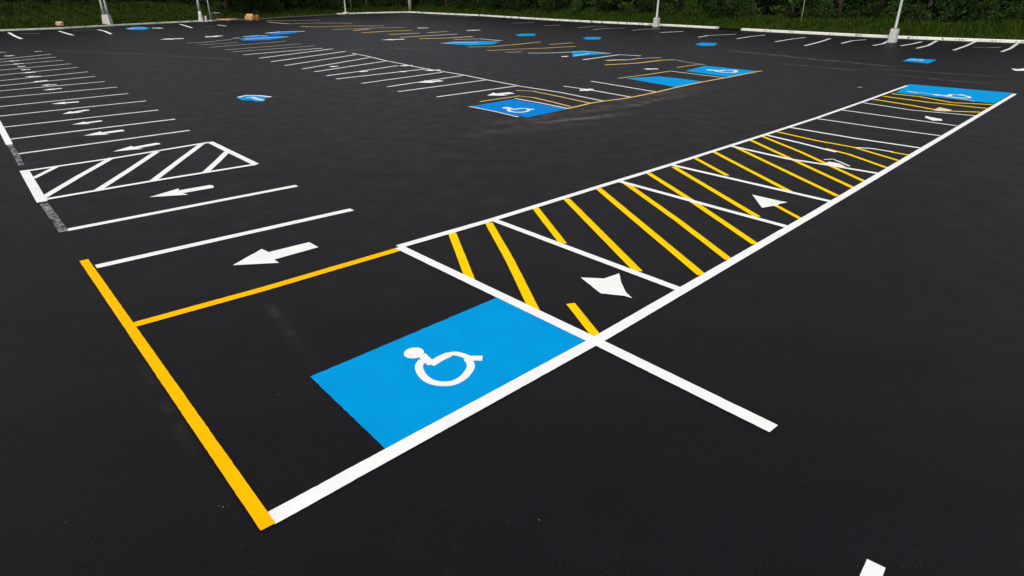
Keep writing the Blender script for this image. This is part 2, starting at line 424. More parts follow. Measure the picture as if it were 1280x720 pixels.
# ================================================================= TREES
def tube(V, Fc, pts, radii, seg=8):
    n0 = len(V)
    for i, (p, r) in enumerate(zip(pts, radii)):
        a = pts[max(0, i - 1)]; b = pts[min(len(pts) - 1, i + 1)]; t = (b - a).normalized()
        u = t.orthogonal().normalized(); v = t.cross(u)
        for j in range(seg):
            q = math.tau * j / seg; V.append(tuple(p + (u * math.cos(q) + v * math.sin(q)) * r))
    for i in range(len(pts) - 1):
        for j in range(seg):
            a = n0 + i * seg + j; b = n0 + i * seg + (j + 1) % seg
            Fc.append((a, b, b + seg, a + seg))
    Fc.append(tuple(n0 + (len(pts) - 1) * seg + j for j in range(seg)))
    Fc.append(tuple(n0 + seg - 1 - j for j in range(seg)))
def make_tree(seed, height, rad, low, leaf, leafsize, nclump, per, bark='bark', name='broadleaf_tree'):
    r = random.Random(seed); root = empty(name, (0, 0, 0))
    V = []; Fc = []
    tp = [Vector((0, 0, -.3))]; 
    for q in range(1, 7): tp.append(Vector((r.gauss(0, .12) * q, r.gauss(0, .12) * q, height * .8 * q / 6)))
    R0 = height * .022
    tube(V, Fc, tp, [R0 * (1 - .13 * q) for q in range(7)])
    tr = mesh_obj('trunk', V, Fc, M[bark], root, smooth=True)
    centres = []
    for b in range(nclump):
        h = low + (height - low) * (b + .5) / nclump
        fr = (h - low) / (height - low)
        env = rad * (math.sin(math.pi * min(1, .18 + .82 * fr) ** .85) * .75 + .35)
        a = b * 2.4 + r.uniform(-.5, .5); d = env * r.uniform(.35, 1.0)
        c = Vector((math.cos(a) * d, math.sin(a) * d, h)); centres.append(c)
        if b % 3 == 0:
            V2 = []; F2 = []; s = Vector((0, 0, max(.3, h - d * .45)))
            tube(V2, F2, [s, s.lerp(c, .5) + Vector((0, 0, .15)), c], [R0 * .4, R0 * .25, R0 * .1], 6)
            mesh_obj('limb', V2, F2, M[bark], tr, smooth=True)
    V = []; Fc = []
    for c in centres:
        cr = rad * r.uniform(.22, .42)
        sq = r.uniform(.5, .85)
        for q in range(int(per * r.uniform(.7, 1.3))):
            v = Vector((r.gauss(0, 1), r.gauss(0, 1), r.gauss(0, 1))).normalized() * cr * r.uniform(.35, 1.1)
            v.z *= sq; leafquad(V, Fc, c + v, leafsize, r)
    mesh_obj('crown', V, Fc, M[leaf], root)
    return root
def make_shrub(seed, h, rad, leaf, n, ls):
    r = random.Random(seed); root = empty('shrub', (0, 0, 0))
    V = []; Fc = []
    for q in range(6):
        a = r.uniform(0, math.tau); e = Vector((math.cos(a) * rad * .6, math.sin(a) * rad * .6, h * r.uniform(.6, .95)))
        tube(V, Fc, [Vector((0, 0, -.2)), e * .5 + Vector((0, 0, h * .1)), e], [.045, .03, .012], 5)
    mesh_obj('stem', V, Fc, M['bark'], root, smooth=True)
    V = []; Fc = []
    cl = [(Vector((r.gauss(0, rad * .45), r.gauss(0, rad * .45), h * r.uniform(.12, .85))), rad * r.uniform(.3, .55)) for _ in range(14)]
    for q in range(n):
        c, cr = r.choice(cl)
        v = Vector((r.gauss(0, 1), r.gauss(0, 1), r.gauss(0, 1))).normalized() * cr * r.uniform(.4, 1.15); v.z *= .8
        p = c + v
        if p.z < .02: p.z = .05
        leafquad(V, Fc, p, ls, r)
    mesh_obj('foliage', V, Fc, M[leaf], root)
    return root
trees = [make_tree(11, 11, 3.2, .9, 'leaf_dark', .22, 26, 150), make_tree(12, 13, 3.6, 1.4, 'leaf_dark', .24, 28, 150),
         make_tree(13, 10, 3.0, .6, 'leaf_mid', .20, 26, 160), make_tree(14, 12, 3.3, 1.0, 'leaf_olive', .21, 26, 140)]
shrubs = [make_shrub(21, 2.4, 1.5, 'leaf_mid', 1500, .12), make_shrub(22, 3.0, 1.6, 'leaf_dark', 1700, .13), make_shrub(23, 1.7, 1.2, 'leaf_olive', 1200, .11)]
used = set()
TL = {'L': ('leafy tree in the dark wood above the left grass bank', 'trees above the left grass bank'),
      'C': ('shadowy tree in the black wood behind the far corner of the lot', 'trees behind the far corner'),
      'R': ('leafy green tree behind the grass verge on the right', 'trees behind the right verge')}
SL = {'L': ('bushy shrub growing on the left grass bank', 'shrubs on the left grass bank'),
      'C': ('dark shrub at the wood edge behind the far corner kerb', 'shrubs behind the far corner'),
      'R': ('green shrub at the edge of the wood behind the right kerb', 'shrubs behind the right kerb')}
def place(protos, idx, p, rz, s, lab, cat):
    pr = protos[idx]
    if pr.name in used: o = copy_tree(pr)
    else: o = pr; used.add(pr.name)
    o.location = p; o.rotation_euler.z = rz; o.scale = (s, s, s * rnd.uniform(.9, 1.1))
    tag(o, lab[0], cat, lab[1])
def zone(i): return 'L' if i < iL - 2 else ('R' if i > apex + 18 else 'C')
# three staggered rows of trees along the visible edge
for row, (off, step) in enumerate(((0, 4.2), (4.0, 4.6), (9, 5.0), (15, 5.5))):
    dist = 0
    for i in range(vis[0] + 1, vis[-1]):
        dist += (dense[i] - dense[i - 1]).length
        st = step * (1.0 if zone(i) != 'C' else 1.0)
        if dist < st: continue
        dist = 0
        z = zone(i)
        base = {'L': 16.5, 'C': 7.0, 'R': 12.5}[z]
        if z == 'R': base = 12.5 - 4.5 * sstep(1 - (i - apex - 18) / 30.0)
        d = base + off + rnd.uniform(-1.2, 1.2)
        p = vpt(i, d); p.z -= .05
        if not clear(p, 14): continue
        w = {'L': [0, 1, 1, 2], 'C': [0, 1, 0, 1], 'R': [0, 2, 2, 3, 1]}[z]
        place(trees, rnd.choice(w), p, rnd.uniform(0, 6.28), rnd.uniform(.85, 1.2), TL[z], 'tree')
dist = 0
for i in range(vis[0] + 1, vis[-1]):
    dist += (dense[i] - dense[i - 1]).length
    z = zone(i)
    if dist < {'L': 3.6, 'C': 4.2, 'R': 2.1}[z]: continue
    dist = 0
    d = {'L': rnd.uniform(7, 14.5), 'C': rnd.uniform(4.5, 6.5), 'R': rnd.uniform(7.0, 11.5)}[z]
    if z == 'R' and i < apex + 40: d -= 2.0
    p = vpt(i, d); p.z -= .05
    if not clear(p, 12): continue
    s = rnd.uniform(.7, 1.15) * {'L': .55, 'C': .9, 'R': 1.0}[z]
    place(shrubs, rnd.choice({'L': [0, 0, 2], 'C': [1, 1, 0], 'R': [0, 1, 2, 0]}[z]), p, rnd.uniform(0, 6.28), s, SL[z], 'shrub')
for pr in trees + shrubs:
    if pr.name not in used:
        for c in list(pr.children):
            for g in list(c.children): bpy.data.objects.remove(g)
            bpy.data.objects.remove(c)
        bpy.data.objects.remove(pr)
def sapling(x, y, h, mat, label, rad=.05):
    p = B_SAP; t = empty('sapling', p)
    V = []; Fc = []; tube(V, Fc, [Vector((0, 0, -.8)), Vector((.03, 0, h * .4)), Vector((-.02, .04, h * .8)), Vector((.05, 0, h))], [rad * 1.3, rad, rad * .7, rad * .4], 7)
    mesh_obj('trunk', V, Fc, M[mat], t, smooth=True)
    V = []; Fc = []; r = random.Random(5)
    for q in range(240): leafquad(V, Fc, Vector((r.gauss(0, .6), r.gauss(0, .6), h + r.uniform(-1.2, .9))), .11, r)
    mesh_obj('crown', V, Fc, M['leaf_mid'], t)
    tag(t, label, 'sapling')
sapling(1001, 27, 4.6, 'pale_bark', 'slim pale-stemmed sapling standing in the grass left of the right-hand lamp post', .055)

# ================================================================= LAMP POSTS AND THINGS ALONG THE KERB
def lathe(V, Fc, prof, seg=20, c=(0, 0)):
    n0 = len(V); k = len(prof)
    for r, z in prof:
        for j in range(seg):
            a = math.tau * j / seg; V.append((c[0] + r * math.cos(a), c[1] + r * math.sin(a), z))
    for i in range(k - 1):
        for j in range(seg):
            a = n0 + i * seg + j; b = n0 + i * seg + (j + 1) % seg; Fc.append((a, b, b + seg, a + seg))
    Fc.append(tuple(n0 + (k - 1) * seg + j for j in range(seg))); Fc.append(tuple(n0 + seg - 1 - j for j in range(seg)))
def box(V, Fc, x0, y0, z0, x1, y1, z1, top=1.0, bev=0):
    cx, cy = (x0 + x1) / 2, (y0 + y1) / 2; n0 = len(V)
    lv = [(1.0, z0), (top, z1 - bev), (top - bev / max(.01, (x1 - x0) / 2), z1)] if bev else [(1.0, z0), (top, z1)]
    for s, z in lv:
        hx, hy = (x1 - x0) / 2 * s, (y1 - y0) / 2 * s
        c = .12 * min(hx, hy) if bev else 0
        ring = [(-hx + c, -hy), (hx - c, -hy), (hx, -hy + c), (hx, hy - c), (hx - c, hy), (-hx + c, hy), (-hx, hy - c), (-hx, -hy + c)] if bev else [(-hx, -hy), (hx, -hy), (hx, hy), (-hx, hy)]
        V.extend([(cx + a, cy + b, z) for a, b in ring])
    m = len(ring)
    for i in range(len(lv) - 1):
        for j in range(m):
            a = n0 + i * m + j; b = n0 + i * m + (j + 1) % m; Fc.append((a, b, b + m, a + m))
    Fc.append(tuple(n0 + (len(lv) - 1) * m + j for j in range(m))); Fc.append(tuple(n0 + m - 1 - j for j in range(m)))
def lamp_head(root, z, dirs, arm=.9):
    for a in dirs:
        V = []; Fc = []; d = Vector((math.cos(a), math.sin(a), 0))
        tube(V, Fc, [Vector((0, 0, z)), d * .45 + Vector((0, 0, z + .12)), d * arm + Vector((0, 0, z + .14))], [.05, .045, .04], 8)
        ar = mesh_obj('arm', V, Fc, M['pole'], root, smooth=True)
        V = []; Fc = []; box(V, Fc, -.34, -.2, -.07, .34, .2, .07, .82, .02)
        R = Matrix.Rotation(a, 3, 'Z'); V = [tuple(R @ Vector(v) + d * (arm + .25) + Vector((0, 0, z + .14))) for v in V]
        mesh_obj('lamp_head', V, Fc, M['bolt'], ar)
def pier_lamp(x, y, pw, ph, pr, label, rz=.8, group=None):
    t = empty('lamp_post', at(x, y), rz)
    V = []; Fc = []; box(V, Fc, -pw / 2, -pw / 2, -.3, pw / 2, pw / 2, ph, .93, .03)
    b = mesh_obj('concrete_base', V, Fc, M['concrete'], t)
    V = []; Fc = []; box(V, Fc, -.2, -.2, ph, .2, .2, ph + .03, 1, .005); 
    pl = mesh_obj('base_plate', V, Fc, M['bolt'], t)
    for sx in (-1, 1):
        for sy in (-1, 1):
            V = []; Fc = []; lathe(V, Fc, [(.018, ph + .03), (.018, ph + .12), (.01, ph + .13)], 6, (sx * .15, sy * .15)); mesh_obj('bolt', V, Fc, M['bolt'], pl)
    V = []; Fc = []; lathe(V, Fc, [(pr * 1.35, ph + .03), (pr * 1.3, ph + .10), (pr, ph + .16), (pr * .9, ph + 4), (pr * .6, 8.4), (pr * .4, 8.45)], 18)
    mesh_obj('pole', V, Fc, M['pole'], t, smooth=True)
    lamp_head(t, 8.2, (0, math.pi))
    tag(t, label, 'lamp post')
    return t
def flared(t, prof, mat='concrete', c=(0, 0), name='flared_base'):
    V = []; Fc = []; lathe(V, Fc, prof, 20, c); return mesh_obj(name, V, Fc, M[mat], t, smooth=True)
pier_lamp(1115, 53, .66, 1.22, .12, 'tall grey lamp post on the tallest square concrete pier, right of the photo', .75)
pier_lamp(820, 33.5, .68, 1.12, .14, 'grey lamp post on a square concrete pier at the middle of the far kerb', .75)
# twin post on one splayed footing (left)
t = empty('lamp_post', B_TWIN, 0)
V = []; Fc = []; box(V, Fc, -.58, -.45, -.3, .58, .45, 1.15, .76, .03); mesh_obj('concrete_base', V, Fc, M['concrete'], t)
for sx in (-1, 1):
    V = []; Fc = []
    tube(V, Fc, [Vector((sx * .30, 0, 1.2)), Vector((sx * .28, 0, 2.2)), Vector((sx * .26, 0, 4.5)), Vector((sx * .22, 0, 8.2))], [.18, .155, .14, .10], 14)
    mesh_obj('post', V, Fc, M['pole'], t, smooth=True)
V = []; Fc = []; box(V, Fc, -.27, -.03, 1.25, .27, .03, 2.2, .8); mesh_obj('web_plate', V, Fc, M['bolt'], t)
V = []; Fc = []; box(V, Fc, -.34, -.09, 8.18, .34, .09, 8.3, 1, .01); mesh_obj('cross_plate', V, Fc, M['bolt'], t)
lamp_head(t, 8.25, (math.pi / 2, -math.pi / 2))
tag(t, 'twin-legged pale lamp post on a splayed concrete footing, leftmost of the posts', 'lamp post')
# flared post
t = empty('lamp_post', at(251.8, 27), 0)
flared(t, [(.46, -.2), (.44, .05), (.36, .35), (.27, .9), (.21, 1.5)])
V = []; Fc = []; lathe(V, Fc, [(.21, 1.45), (.17, 2.6), (.15, 5), (.08, 8.3), (.05, 8.35)], 18); mesh_obj('pole', V, Fc, M['pole'], t, smooth=True)
lamp_head(t, 8.2, (math.pi / 2, -math.pi / 2)); tag(t, 'pale lamp post with a wide flared foot at the left kerb', 'lamp post')
t = empty('concrete_stub', at(258, 27), 0); flared(t, [(.17, -.2), (.16, .3), (.13, .75), (.08, .8)], name='shaft'); flared(t, [(.24, -.05), (.22, .08), (.17, .1)], name='collar'); tag(t, 'short pale concrete stub beside the flared lamp post', 'bollard')
t = empty('steel_post', at(264.2, 26.6), 0)
V = []; Fc = []; tube(V, Fc, [Vector((0, 0, -.3)), Vector((-.02, 0, 2.5)), Vector((-.06, 0, 6.0))], [.115, .09, .06], 12); mesh_obj('shaft', V, Fc, M['pole'], t, smooth=True)
V = []; Fc = []; lathe(V, Fc, [(.2, -.02), (.19, .08), (.12, .14)], 12); mesh_obj('collar', V, Fc, M['concrete'], t)
tag(t, 'slim pale steel post just right of the flared lamp post', 'post')
# thin pole near the far corner
t = empty('lamp_post', B_THIN, 0)
V = []; Fc = []; lathe(V, Fc, [(.2, .05), (.19, .4), (.16, .5), (.13, 5), (.09, 8.6), (.05, 8.65)], 14); mesh_obj('pole', V, Fc, M['pole'], t, smooth=True)
flared(t, [(.6, -.1), (.55, .18), (.3, .26)], name='concrete_base'); lamp_head(t, 8.4, (0,)); tag(t, 'thin pale lamp post at the far corner of the lot', 'lamp post')
t = empty('timber_post', B_TIMB, 0)
V = []; Fc = []; tube(V, Fc, [Vector((0, 0, -.3)), Vector((0, 0, 3)), Vector((.03, 0, 7.0))], [.2, .18, .14], 12); mesh_obj('shaft', V, Fc, M['dark_timber'], t, smooth=True)
V = []; Fc = []; lathe(V, Fc, [(.15, 7.0), (.16, 7.03), (.02, 7.14)], 12); mesh_obj('cap', V, Fc, M['bolt'], t); tag(t, 'dark timber post next to the thin pale lamp post', 'post')
t = empty('utility_pole', B_UTIL, 0)
V = []; Fc = []; tube(V, Fc, [Vector((0, 0, -.4)), Vector((.02, 0, 3)), Vector((0, 0, 9.5))], [.36, .33, .24], 16); mesh_obj('pole', V, Fc, M['timber'], t, smooth=True)
V = []; Fc = []; box(V, Fc, -1.2, .2, 8.6, 1.2, .32, 8.75, 1, .01); mesh_obj('cross_arm', V, Fc, M['dark_timber'], t); tag(t, 'thick pinkish brown timber utility pole behind the far kerb', 'utility pole')
def rock(x, y, sx, sy, sz, mat, label, seed, z=.1):
    bm = bmesh.new(); bmesh.ops.create_icosphere(bm, subdivisions=4, radius=1)
    for v in bm.verts:
        n = v.co.normalized(); k = 1 + .22 * noise.noise(n * 1.7 + Vector((seed, 0, 0))) + .07 * noise.noise(n * 5 + Vector((seed, 3, 0)))
        q = Vector((math.copysign(abs(n.x) ** .7, n.x), math.copysign(abs(n.y) ** .7, n.y), math.copysign(abs(n.z) ** .7, n.z)))
        v.co = Vector((q.x * sx, q.y * sy, q.z * sz)) * k
    me = bpy.data.meshes.new('boulder'); bm.to_mesh(me); bm.free(); me.materials.append(M[mat])
    o = bpy.data.objects.new('boulder', me); COL.objects.link(o); p = B_ROCK if mat == 'rock' else at(x, y, z); o.location = (p.x, p.y, p.z + sz * .6)
    tag(o, label, 'boulder')
rock(75, 31.5, .46, .4, .30, 'rock', 'small pinkish tan boulder lying on the left grass verge', 3)
rock(312.8, 25.0, .66, .5, .58, 'orange_rock', 'large orange tan boulder at the end of the left kerb', 5, 0)
rock(322.3, 25.2, .34, .4, .5, 'rust_rock', 'rust brown boulder pressed against the large orange one', 9, 0)
# bent bare branch and low log
t = empty('fallen_branch', at(272, 24.8), 0)
V = []; Fc = []; tube(V, Fc, [Vector((-.95, 0, .05)), Vector((-.85, 0, .9)), Vector((-.4, 0, 1.1)), Vector((.5, 0, 1.0)), Vector((1.0, 0, .7)), Vector((1.2, .1, .1))], [.08, .075, .07, .06, .05, .03], 8); mesh_obj('branch', V, Fc, M['pale_bark'], t, smooth=True)
V = []; Fc = []; tube(V, Fc, [Vector((-.4, 0, 1.08)), Vector((-.2, .2, .7)), Vector((.1, .3, .3))], [.04, .03, .02], 6); mesh_obj('twig', V, Fc, M['pale_bark'], t, smooth=True)
tag(t, 'bent pale fallen branch arching over the grass beside the slim steel post', 'branch')
t = empty('log', at(285, 26), 0)
V = []; Fc = []; a = at(270.5, 26) - at(285, 26); b = at(301, 24.7) - at(285, 26)
tube(V, Fc, [a + Vector((0, 0, .14)), Vector((0, 0, .15)), b + Vector((0, 0, .13))], [.17, .15, .12], 10); mesh_obj('stem', V, Fc, M['rock'], t, smooth=True)
V = []; Fc = []; tube(V, Fc, [Vector((0, 0, .22)), Vector((.15, .1, .42))], [.06, .045], 8); mesh_obj('knot', V, Fc, M['rock'], t, smooth=True)
tag(t, 'pinkish tan log lying along the kerb between steel post and orange boulder', 'log')

# ================================================================= MARKINGS
# ---- near accessible bay
B1 = empty('accessible_bay_marking', at(553, 470))
poly([(388, 471), (485, 564.5), (738, 427), (624, 371)], Z1, 'blue', name='blue_pad', parent=B1)
SC = at(553, 458)
def Z(x, y): return at(380 + x / 3.2, 360 + y / 3.2)
def sym_mesh(name='wheelchair_symbol'):
    V = []; Fc = []
    def strip(pts, w, z=0):
        P = [Z(*p) for p in pts]
        fine = []
        m = len(P)                                     # Catmull-Rom
        for i in range(m - 1):
            p0, p1, p2, p3 = P[max(0, i - 1)], P[i], P[i + 1], P[min(m - 1, i + 2)]
            for j in range(5):
                u = j / 5
                fine.append(.5 * ((2 * p1) + (p2 - p0) * u + (2 * p0 - 5 * p1 + 4 * p2 - p3) * u * u + (3 * p1 - p0 - 3 * p2 + p3) * u ** 3))
        fine.append(P[-1])
        n0 = len(V)
        for i, p in enumerate(fine):
            a = fine[max(0, i - 1)]; b = fine[min(len(fine) - 1, i + 1)]; t = (b - a).normalized(); n = Vector((-t.y, t.x, 0))
            for s in (1, -1):
                q = p + n * s * w / 2 - SC; V.append((q.x, q.y, z))
        for i in range(len(fine) - 1): a = n0 + 2 * i; Fc.append((a, a + 1, a + 3, a + 2))
    strip([(474, 290), (462, 308), (461, 325), (475, 352), (505, 375), (550, 385), (600, 380), (640, 357), (666, 322), (664, 300), (652, 284)], .11)
    zi = 0.0
    for seg in ([(470, 268), (488, 286), (512, 306)], [(506, 308), (545, 284), (580, 268)], [(575, 269), (600, 264), (625, 268), (650, 277), (668, 285)], [(660, 284), (688, 283), (714, 283)]):
        zi += .0005; strip(seg, {470: .125, 506: .135, 575: .105, 660: .13}[seg[0][0]], zi)
    # head
    c = Z(440, 262) - SC; n0 = len(V); nn = 28
    rx = (Z(480, 262) - Z(400, 262)).length / 2; ry = (Z(440, 284) - Z(440, 240)).length / 2
    V.append((c.x, c.y, .0027))
    for j in range(nn):
        a = math.tau * j / nn; V.append((c.x + rx * math.cos(a), c.y + ry * math.sin(a), .0027))
    for j in range(nn): Fc.append((n0, n0 + 1 + j, n0 + 1 + (j + 1) % nn))
    me = bpy.data.meshes.new(name); me.from_pydata(V, [], Fc); me.update(); me.materials.append(M['white']); return me
SYM = sym_mesh()
def symbol(parent, x, y, z=Z2, s=1.0, rz=0, squash=1):
    o = bpy.data.objects.new('wheelchair_symbol', SYM); COL.objects.link(o)
    if parent: o.parent = parent
    p = at(x, y); q = parent.location if parent else Vector()
    o.location = (p.x - q.x, p.y - q.y, z); o.scale = (s, s * squash, 1); o.rotation_euler.z = rz
    return o
symbol(B1, 553, 458)
tag(B1, 'large bright blue accessible bay pad with a white wheelchair symbol, nearest the camera', 'accessible bay')
# ---- near yellow and white frame lines
line([(105, 326), (335.5, 660)], .145, Z4, 'yellow', 'thick yellow line along the left end of the nearest bays', name='bay_end_line')
line([(338, 649.5), (744, 427), (1020, 266), (1268.5, 117.6)], .20, Z3, 'white', 'long thick white line running from the near yellow corner to the far right', name='row_edge_line', w2=.17)
line([(500, 311.5), (330, 361.5), (167, 406.5)], .185, Z2, 'yellow', 'yellow stall line joining the row edge to the thick yellow end line', name='stall_line')
line([(498, 309), (616, 275), (772.5, 226.5), (839, 206), (960, 167.5), (1020, 148), (1077, 128), (1134, 107.2)], .19, Z3, 'white', 'long white line along the far side of the hatched right-hand row', name='row_edge_line', w2=.15)
line([(499, 309.5), (744, 427), (967, 537)], .19, Z3 + .0012, 'white', 'white cross line passing the blue pad and ending on the open asphalt', w2=.2)
line([(1095, 705), (1075, 755)], .155, Z2, 'white', 'cut-off white stripe at the bottom right edge of the photo', name='stripe')
# ---- right hand row: white stall lines
RW = [[(616, 275), (850, 362.5)], [(774, 227), (984, 284)], [(837, 206), (1037, 252)], [(910, 182), (985, 199), (1040, 207.5), (1096, 217)],
      [(955, 168.5), (1000, 179), (1045, 190.5)], [(984, 159), (1070, 173.5), (1150, 185.3)], [(1017, 148), (1100, 160), (1175, 170)],
      [(1050, 137.5), (1196, 157.6)], [(1077, 128.5), (1140, 138), (1219, 145)]]
RWc = ['short white stall line that fades out under yellow hatching']
for i, p in enumerate(RW):
    if i == 4: lb = 'short white stall line ending mid-row among the yellow hatching'
    elif i < 4: lb = f'{ORD[i]} white stall line across the hatched right row beyond the near cross line'
    else: lb = f'{ORD[i-5]} of the four white stall lines between the two hatched parts of the right row'
    line(p, .17 if i < 4 else .15, Z3 - .001, 'white' if i < 6 else 'far_white', lb, group='white stall lines of the right row')
line([(1067, 184.5), (1090, 185.8), (1116, 190)], .12, Z1, 'white', 'short white dash leading into the last yellow hatch line', group='white stall lines of the right row')
line([(1148, 115.5), (1190, 122), (1218, 127)], .10, Z3, 'far_white', 'thin white line edging the far blue pad of the right row')
RY = [([(564.5, 290), (588, 350.5)], .17), ([(611, 279), (638, 327), (669, 390)], .17), ([(669, 260), (704, 305)], .16), ([(713, 380), (745, 420)], .15),
      ([(708, 249), (798, 340)], .17), ([(748, 236), (810, 288), (877, 344)], .17), ([(780, 228), (850, 278), (911, 325)], .16),
      ([(810, 216.5), (855, 245), (944, 305.5)], .16), ([(842, 209), (947, 271.5)], .16), ([(867, 197), (909, 219.8)], .14),
      ([(891, 189.5), (987.5, 240)], .15), ([(921, 185), (1047, 245.5)], .15), ([(936, 174.5), (1066, 235)], .15),
      ([(951, 170), (1000, 190), (1080, 227)], .14), ([(971, 165), (1020, 176), (1067, 184.5), (1123, 201)], .14), ([(1032, 186), (1060, 193), (1108, 210)], .14),
      ([(1114, 190.5), (1135, 194)], .13), ([(970, 257.5), (1000.5, 274)], .12)]
RYL = ['short wide yellow hatch bar nearest the start of the right row', 'slightly bent yellow hatch bar reaching the top of the blue pad',
       'short yellow hatch bar stopped by the first white stall line', 'isolated short yellow bar beside the crossing of the white lines',
       'yellow hatch bar ending on the first white stall line behind the diamond marking']
for i, (p, w) in enumerate(RY):
    if i < 5: lb = RYL[i]
    elif i == 9: lb = 'short yellow hatch bar stopped by the third white stall line'
    elif i == 16: lb = 'last stub of yellow hatching at the end of the white dash'
    elif i == 17: lb = 'short thin yellow bar running out of the tail of the white arrow'
    else: lb = f'{ORD[[5,6,7,8,10,11,12,13,14,15].index(i)]} full yellow hatch bar beyond the diamond marking in the right row'
    line(p, w, Z2, 'lemon', lb, 'hatch bar', 'yellow hatch bars of the right row', 'hatch_bar')
for i, p in enumerate([[(1090, 124), (1140, 132), (1175, 138.5), (1226, 140.5)], [(1104, 120.5), (1160, 128), (1234, 135.8)], [(1115, 117.3), (1150, 121), (1190, 128.5), (1241, 131)]]):
    line(p, .19, Z2, 'lemon', f'{["nearest","middle","farthest"][i]} of the three yellow bars before the far blue pad', 'hatch bar', 'yellow bars before the far blue pad', 'hatch_bar')
# far blue pad of the right row
B2 = empty('accessible_bay_marking', at(1190, 116))
poly([(1120, 115.8), (1137, 105.3), (1266, 116.3), (1243, 129.5)], Z1, 'blue', name='blue_pad', parent=B2)
symbol(B2, 1194, 120.5, Z4, 1.35, .2)
child_line(B2, [(1134, 114.4), (1147, 116.5)], .16, Z4, 'white', 'symbol_remnant')
tag(B2, 'blue accessible bay pad at the far end of the hatched right row', 'accessible bay')
poly([(1166, 138), (1174, 134.5), (1190, 138), (1186, 139.6), (1172, 139.3)], Z4, 'cream', 'cream paint blotch on the last yellow bars of the right row', 'paint patch', 'paint_patch')
poly([(1156, 147.2), (1157, 145.2), (1165, 147), (1177, 149), (1178, 151.2), (1166, 151)], Z2, 'white', 'short stubby white arrow in the last plain stall of the right row', 'arrow marking')
# big arrows
poly([(726, 347.5), (755, 349), (774, 342.3), (776.5, 354), (782.3, 366), (790.3, 373.5), (780, 370.5), (751, 367.5)], Z3, 'white', 'large white diamond-shaped arrow marking in the hatched right row', 'arrow marking')
poly([(940, 244), (975, 252), (984.6, 253.6), (973, 256), (971, 258.6), (966, 258.2), (952.5, 260.6)], Z4, 'white', 'white arrow head pointing up-left in the hatched right row', 'arrow marking')
A3 = empty('arrow_marking', at(1046, 205))
child_line(A3, [(1030, 200.2), (1041, 199.5), (1052, 204), (1062, 208.4)], .07, Z4, 'white', 'upper_stroke')
p_ = poly([(1029, 205.5), (1036, 202.5), (1049, 204.8), (1058, 209.3), (1043, 208)], Z3, 'white', name='arrow_head', parent=A3)
tag(A3, 'small outlined white arrow on the fourth stall line of the right row', 'arrow marking')
poly([(291, 332), (327.2, 311.6), (336.2, 315.6), (386.5, 303.2), (398, 309.4), (342.8, 325), (349, 329)], Z2, 'white', 'largest white arrow, in the bay beside the yellow frame', 'arrow marking')
# ---- left row
line([(120, 333.5), (440, 262)], .20, Z1, 'white', 'white stall line touching the thick yellow end line')
line([(82, 288), (371, 232.3)], .19, Z1, 'white', 'white stall line between the hatched island and the yellow frame')
LW = [((20.5, 192.8), (237, 163)), ((11, 174.3), (219, 149)), ((0, 159.6), (198, 137.6)), ((0, 145.2), (182.5, 126.2)), ((0, 133.4), (160, 117)), ((0, 122.2), (146.5, 109)),
      ((0, 113.8), (131, 102)), ((0, 107.4), (119, 95.5)), ((0, 101), (110, 89.8)), ((0, 94), (97.5, 84.2)), ((0, 87.8), (88.5, 79.8)), ((0, 82), (78.5, 75.3)), ((0, 77.8), (70, 71.3)), ((0, 74.4), (63.5, 67.8))]
for i, (a, b) in enumerate(LW):
    P0 = a
    if a[0] == 0:  # stalls run on past the picture's edge to their full length
        pa, pb = at(*a), at(*b); d = (pa - pb).normalized(); full = 5.3
        e = pb + d * max(full, (pa - pb).length + .3)
        V, Fc = ribbon_geo([e, pb], .17, Z1); c = (e + pb) / 2
        o = mesh_obj('stall_line', V, Fc, M['far_white'], origin=(c.x, c.y, 0))
        tag(o, f'{ORD[i]} white stall line beyond the hatched island in the left row', 'parking line', 'white stall lines of the left row')
    else:
        line([a, b], .18, Z1, 'far_white', f'{ORD[i]} white stall line beyond the hatched island in the left row', group='white stall lines of the left row')
line([(-20, 123), (0, 157.5), (12, 181)], .19, Z2, 'white', 'thick white line at the outer end of the left stalls', name='row_edge_line')
line([(12, 181), (20, 193), (27, 207)], .15, Z2, 'faded', 'rubbed-off grey line between the left stalls and the hatched island', name='faded_line')
line([(55, 255), (68, 273), (80, 290)], .17, Z2, 'faded', 'rubbed-off speckled line running down from the hatched island corner', name='faded_line')
IS = empty('hatched_island_marking', at(170, 215))
for p, w, nm in (([(30.5, 213.5), (53, 253)], .22, 'border_line'), ([(31, 214.5), (150, 197), (262, 178.3)], .17, 'border_line'), ([(262.5, 178), (291, 192), (320, 206)], .20, 'border_line'), ([(53, 250.5), (190, 227), (320, 206)], .17, 'border_line'),
                 ([(41.5, 223.5), (73, 207.8)], .16, 'hatch_line'), ([(53.5, 248), (97, 222), (140, 197.8)], .19, 'hatch_line'), ([(120, 239.5), (160, 214), (196, 190)], .19, 'hatch_line'), ([(190, 227.5), (222, 203), (253, 179.8)], .19, 'hatch_line'), ([(257.5, 215.5), (271, 203), (284, 190)], .19, 'hatch_line')):
    child_line(IS, p, w, Z3 if nm == 'border_line' else Z2, 'white', nm)
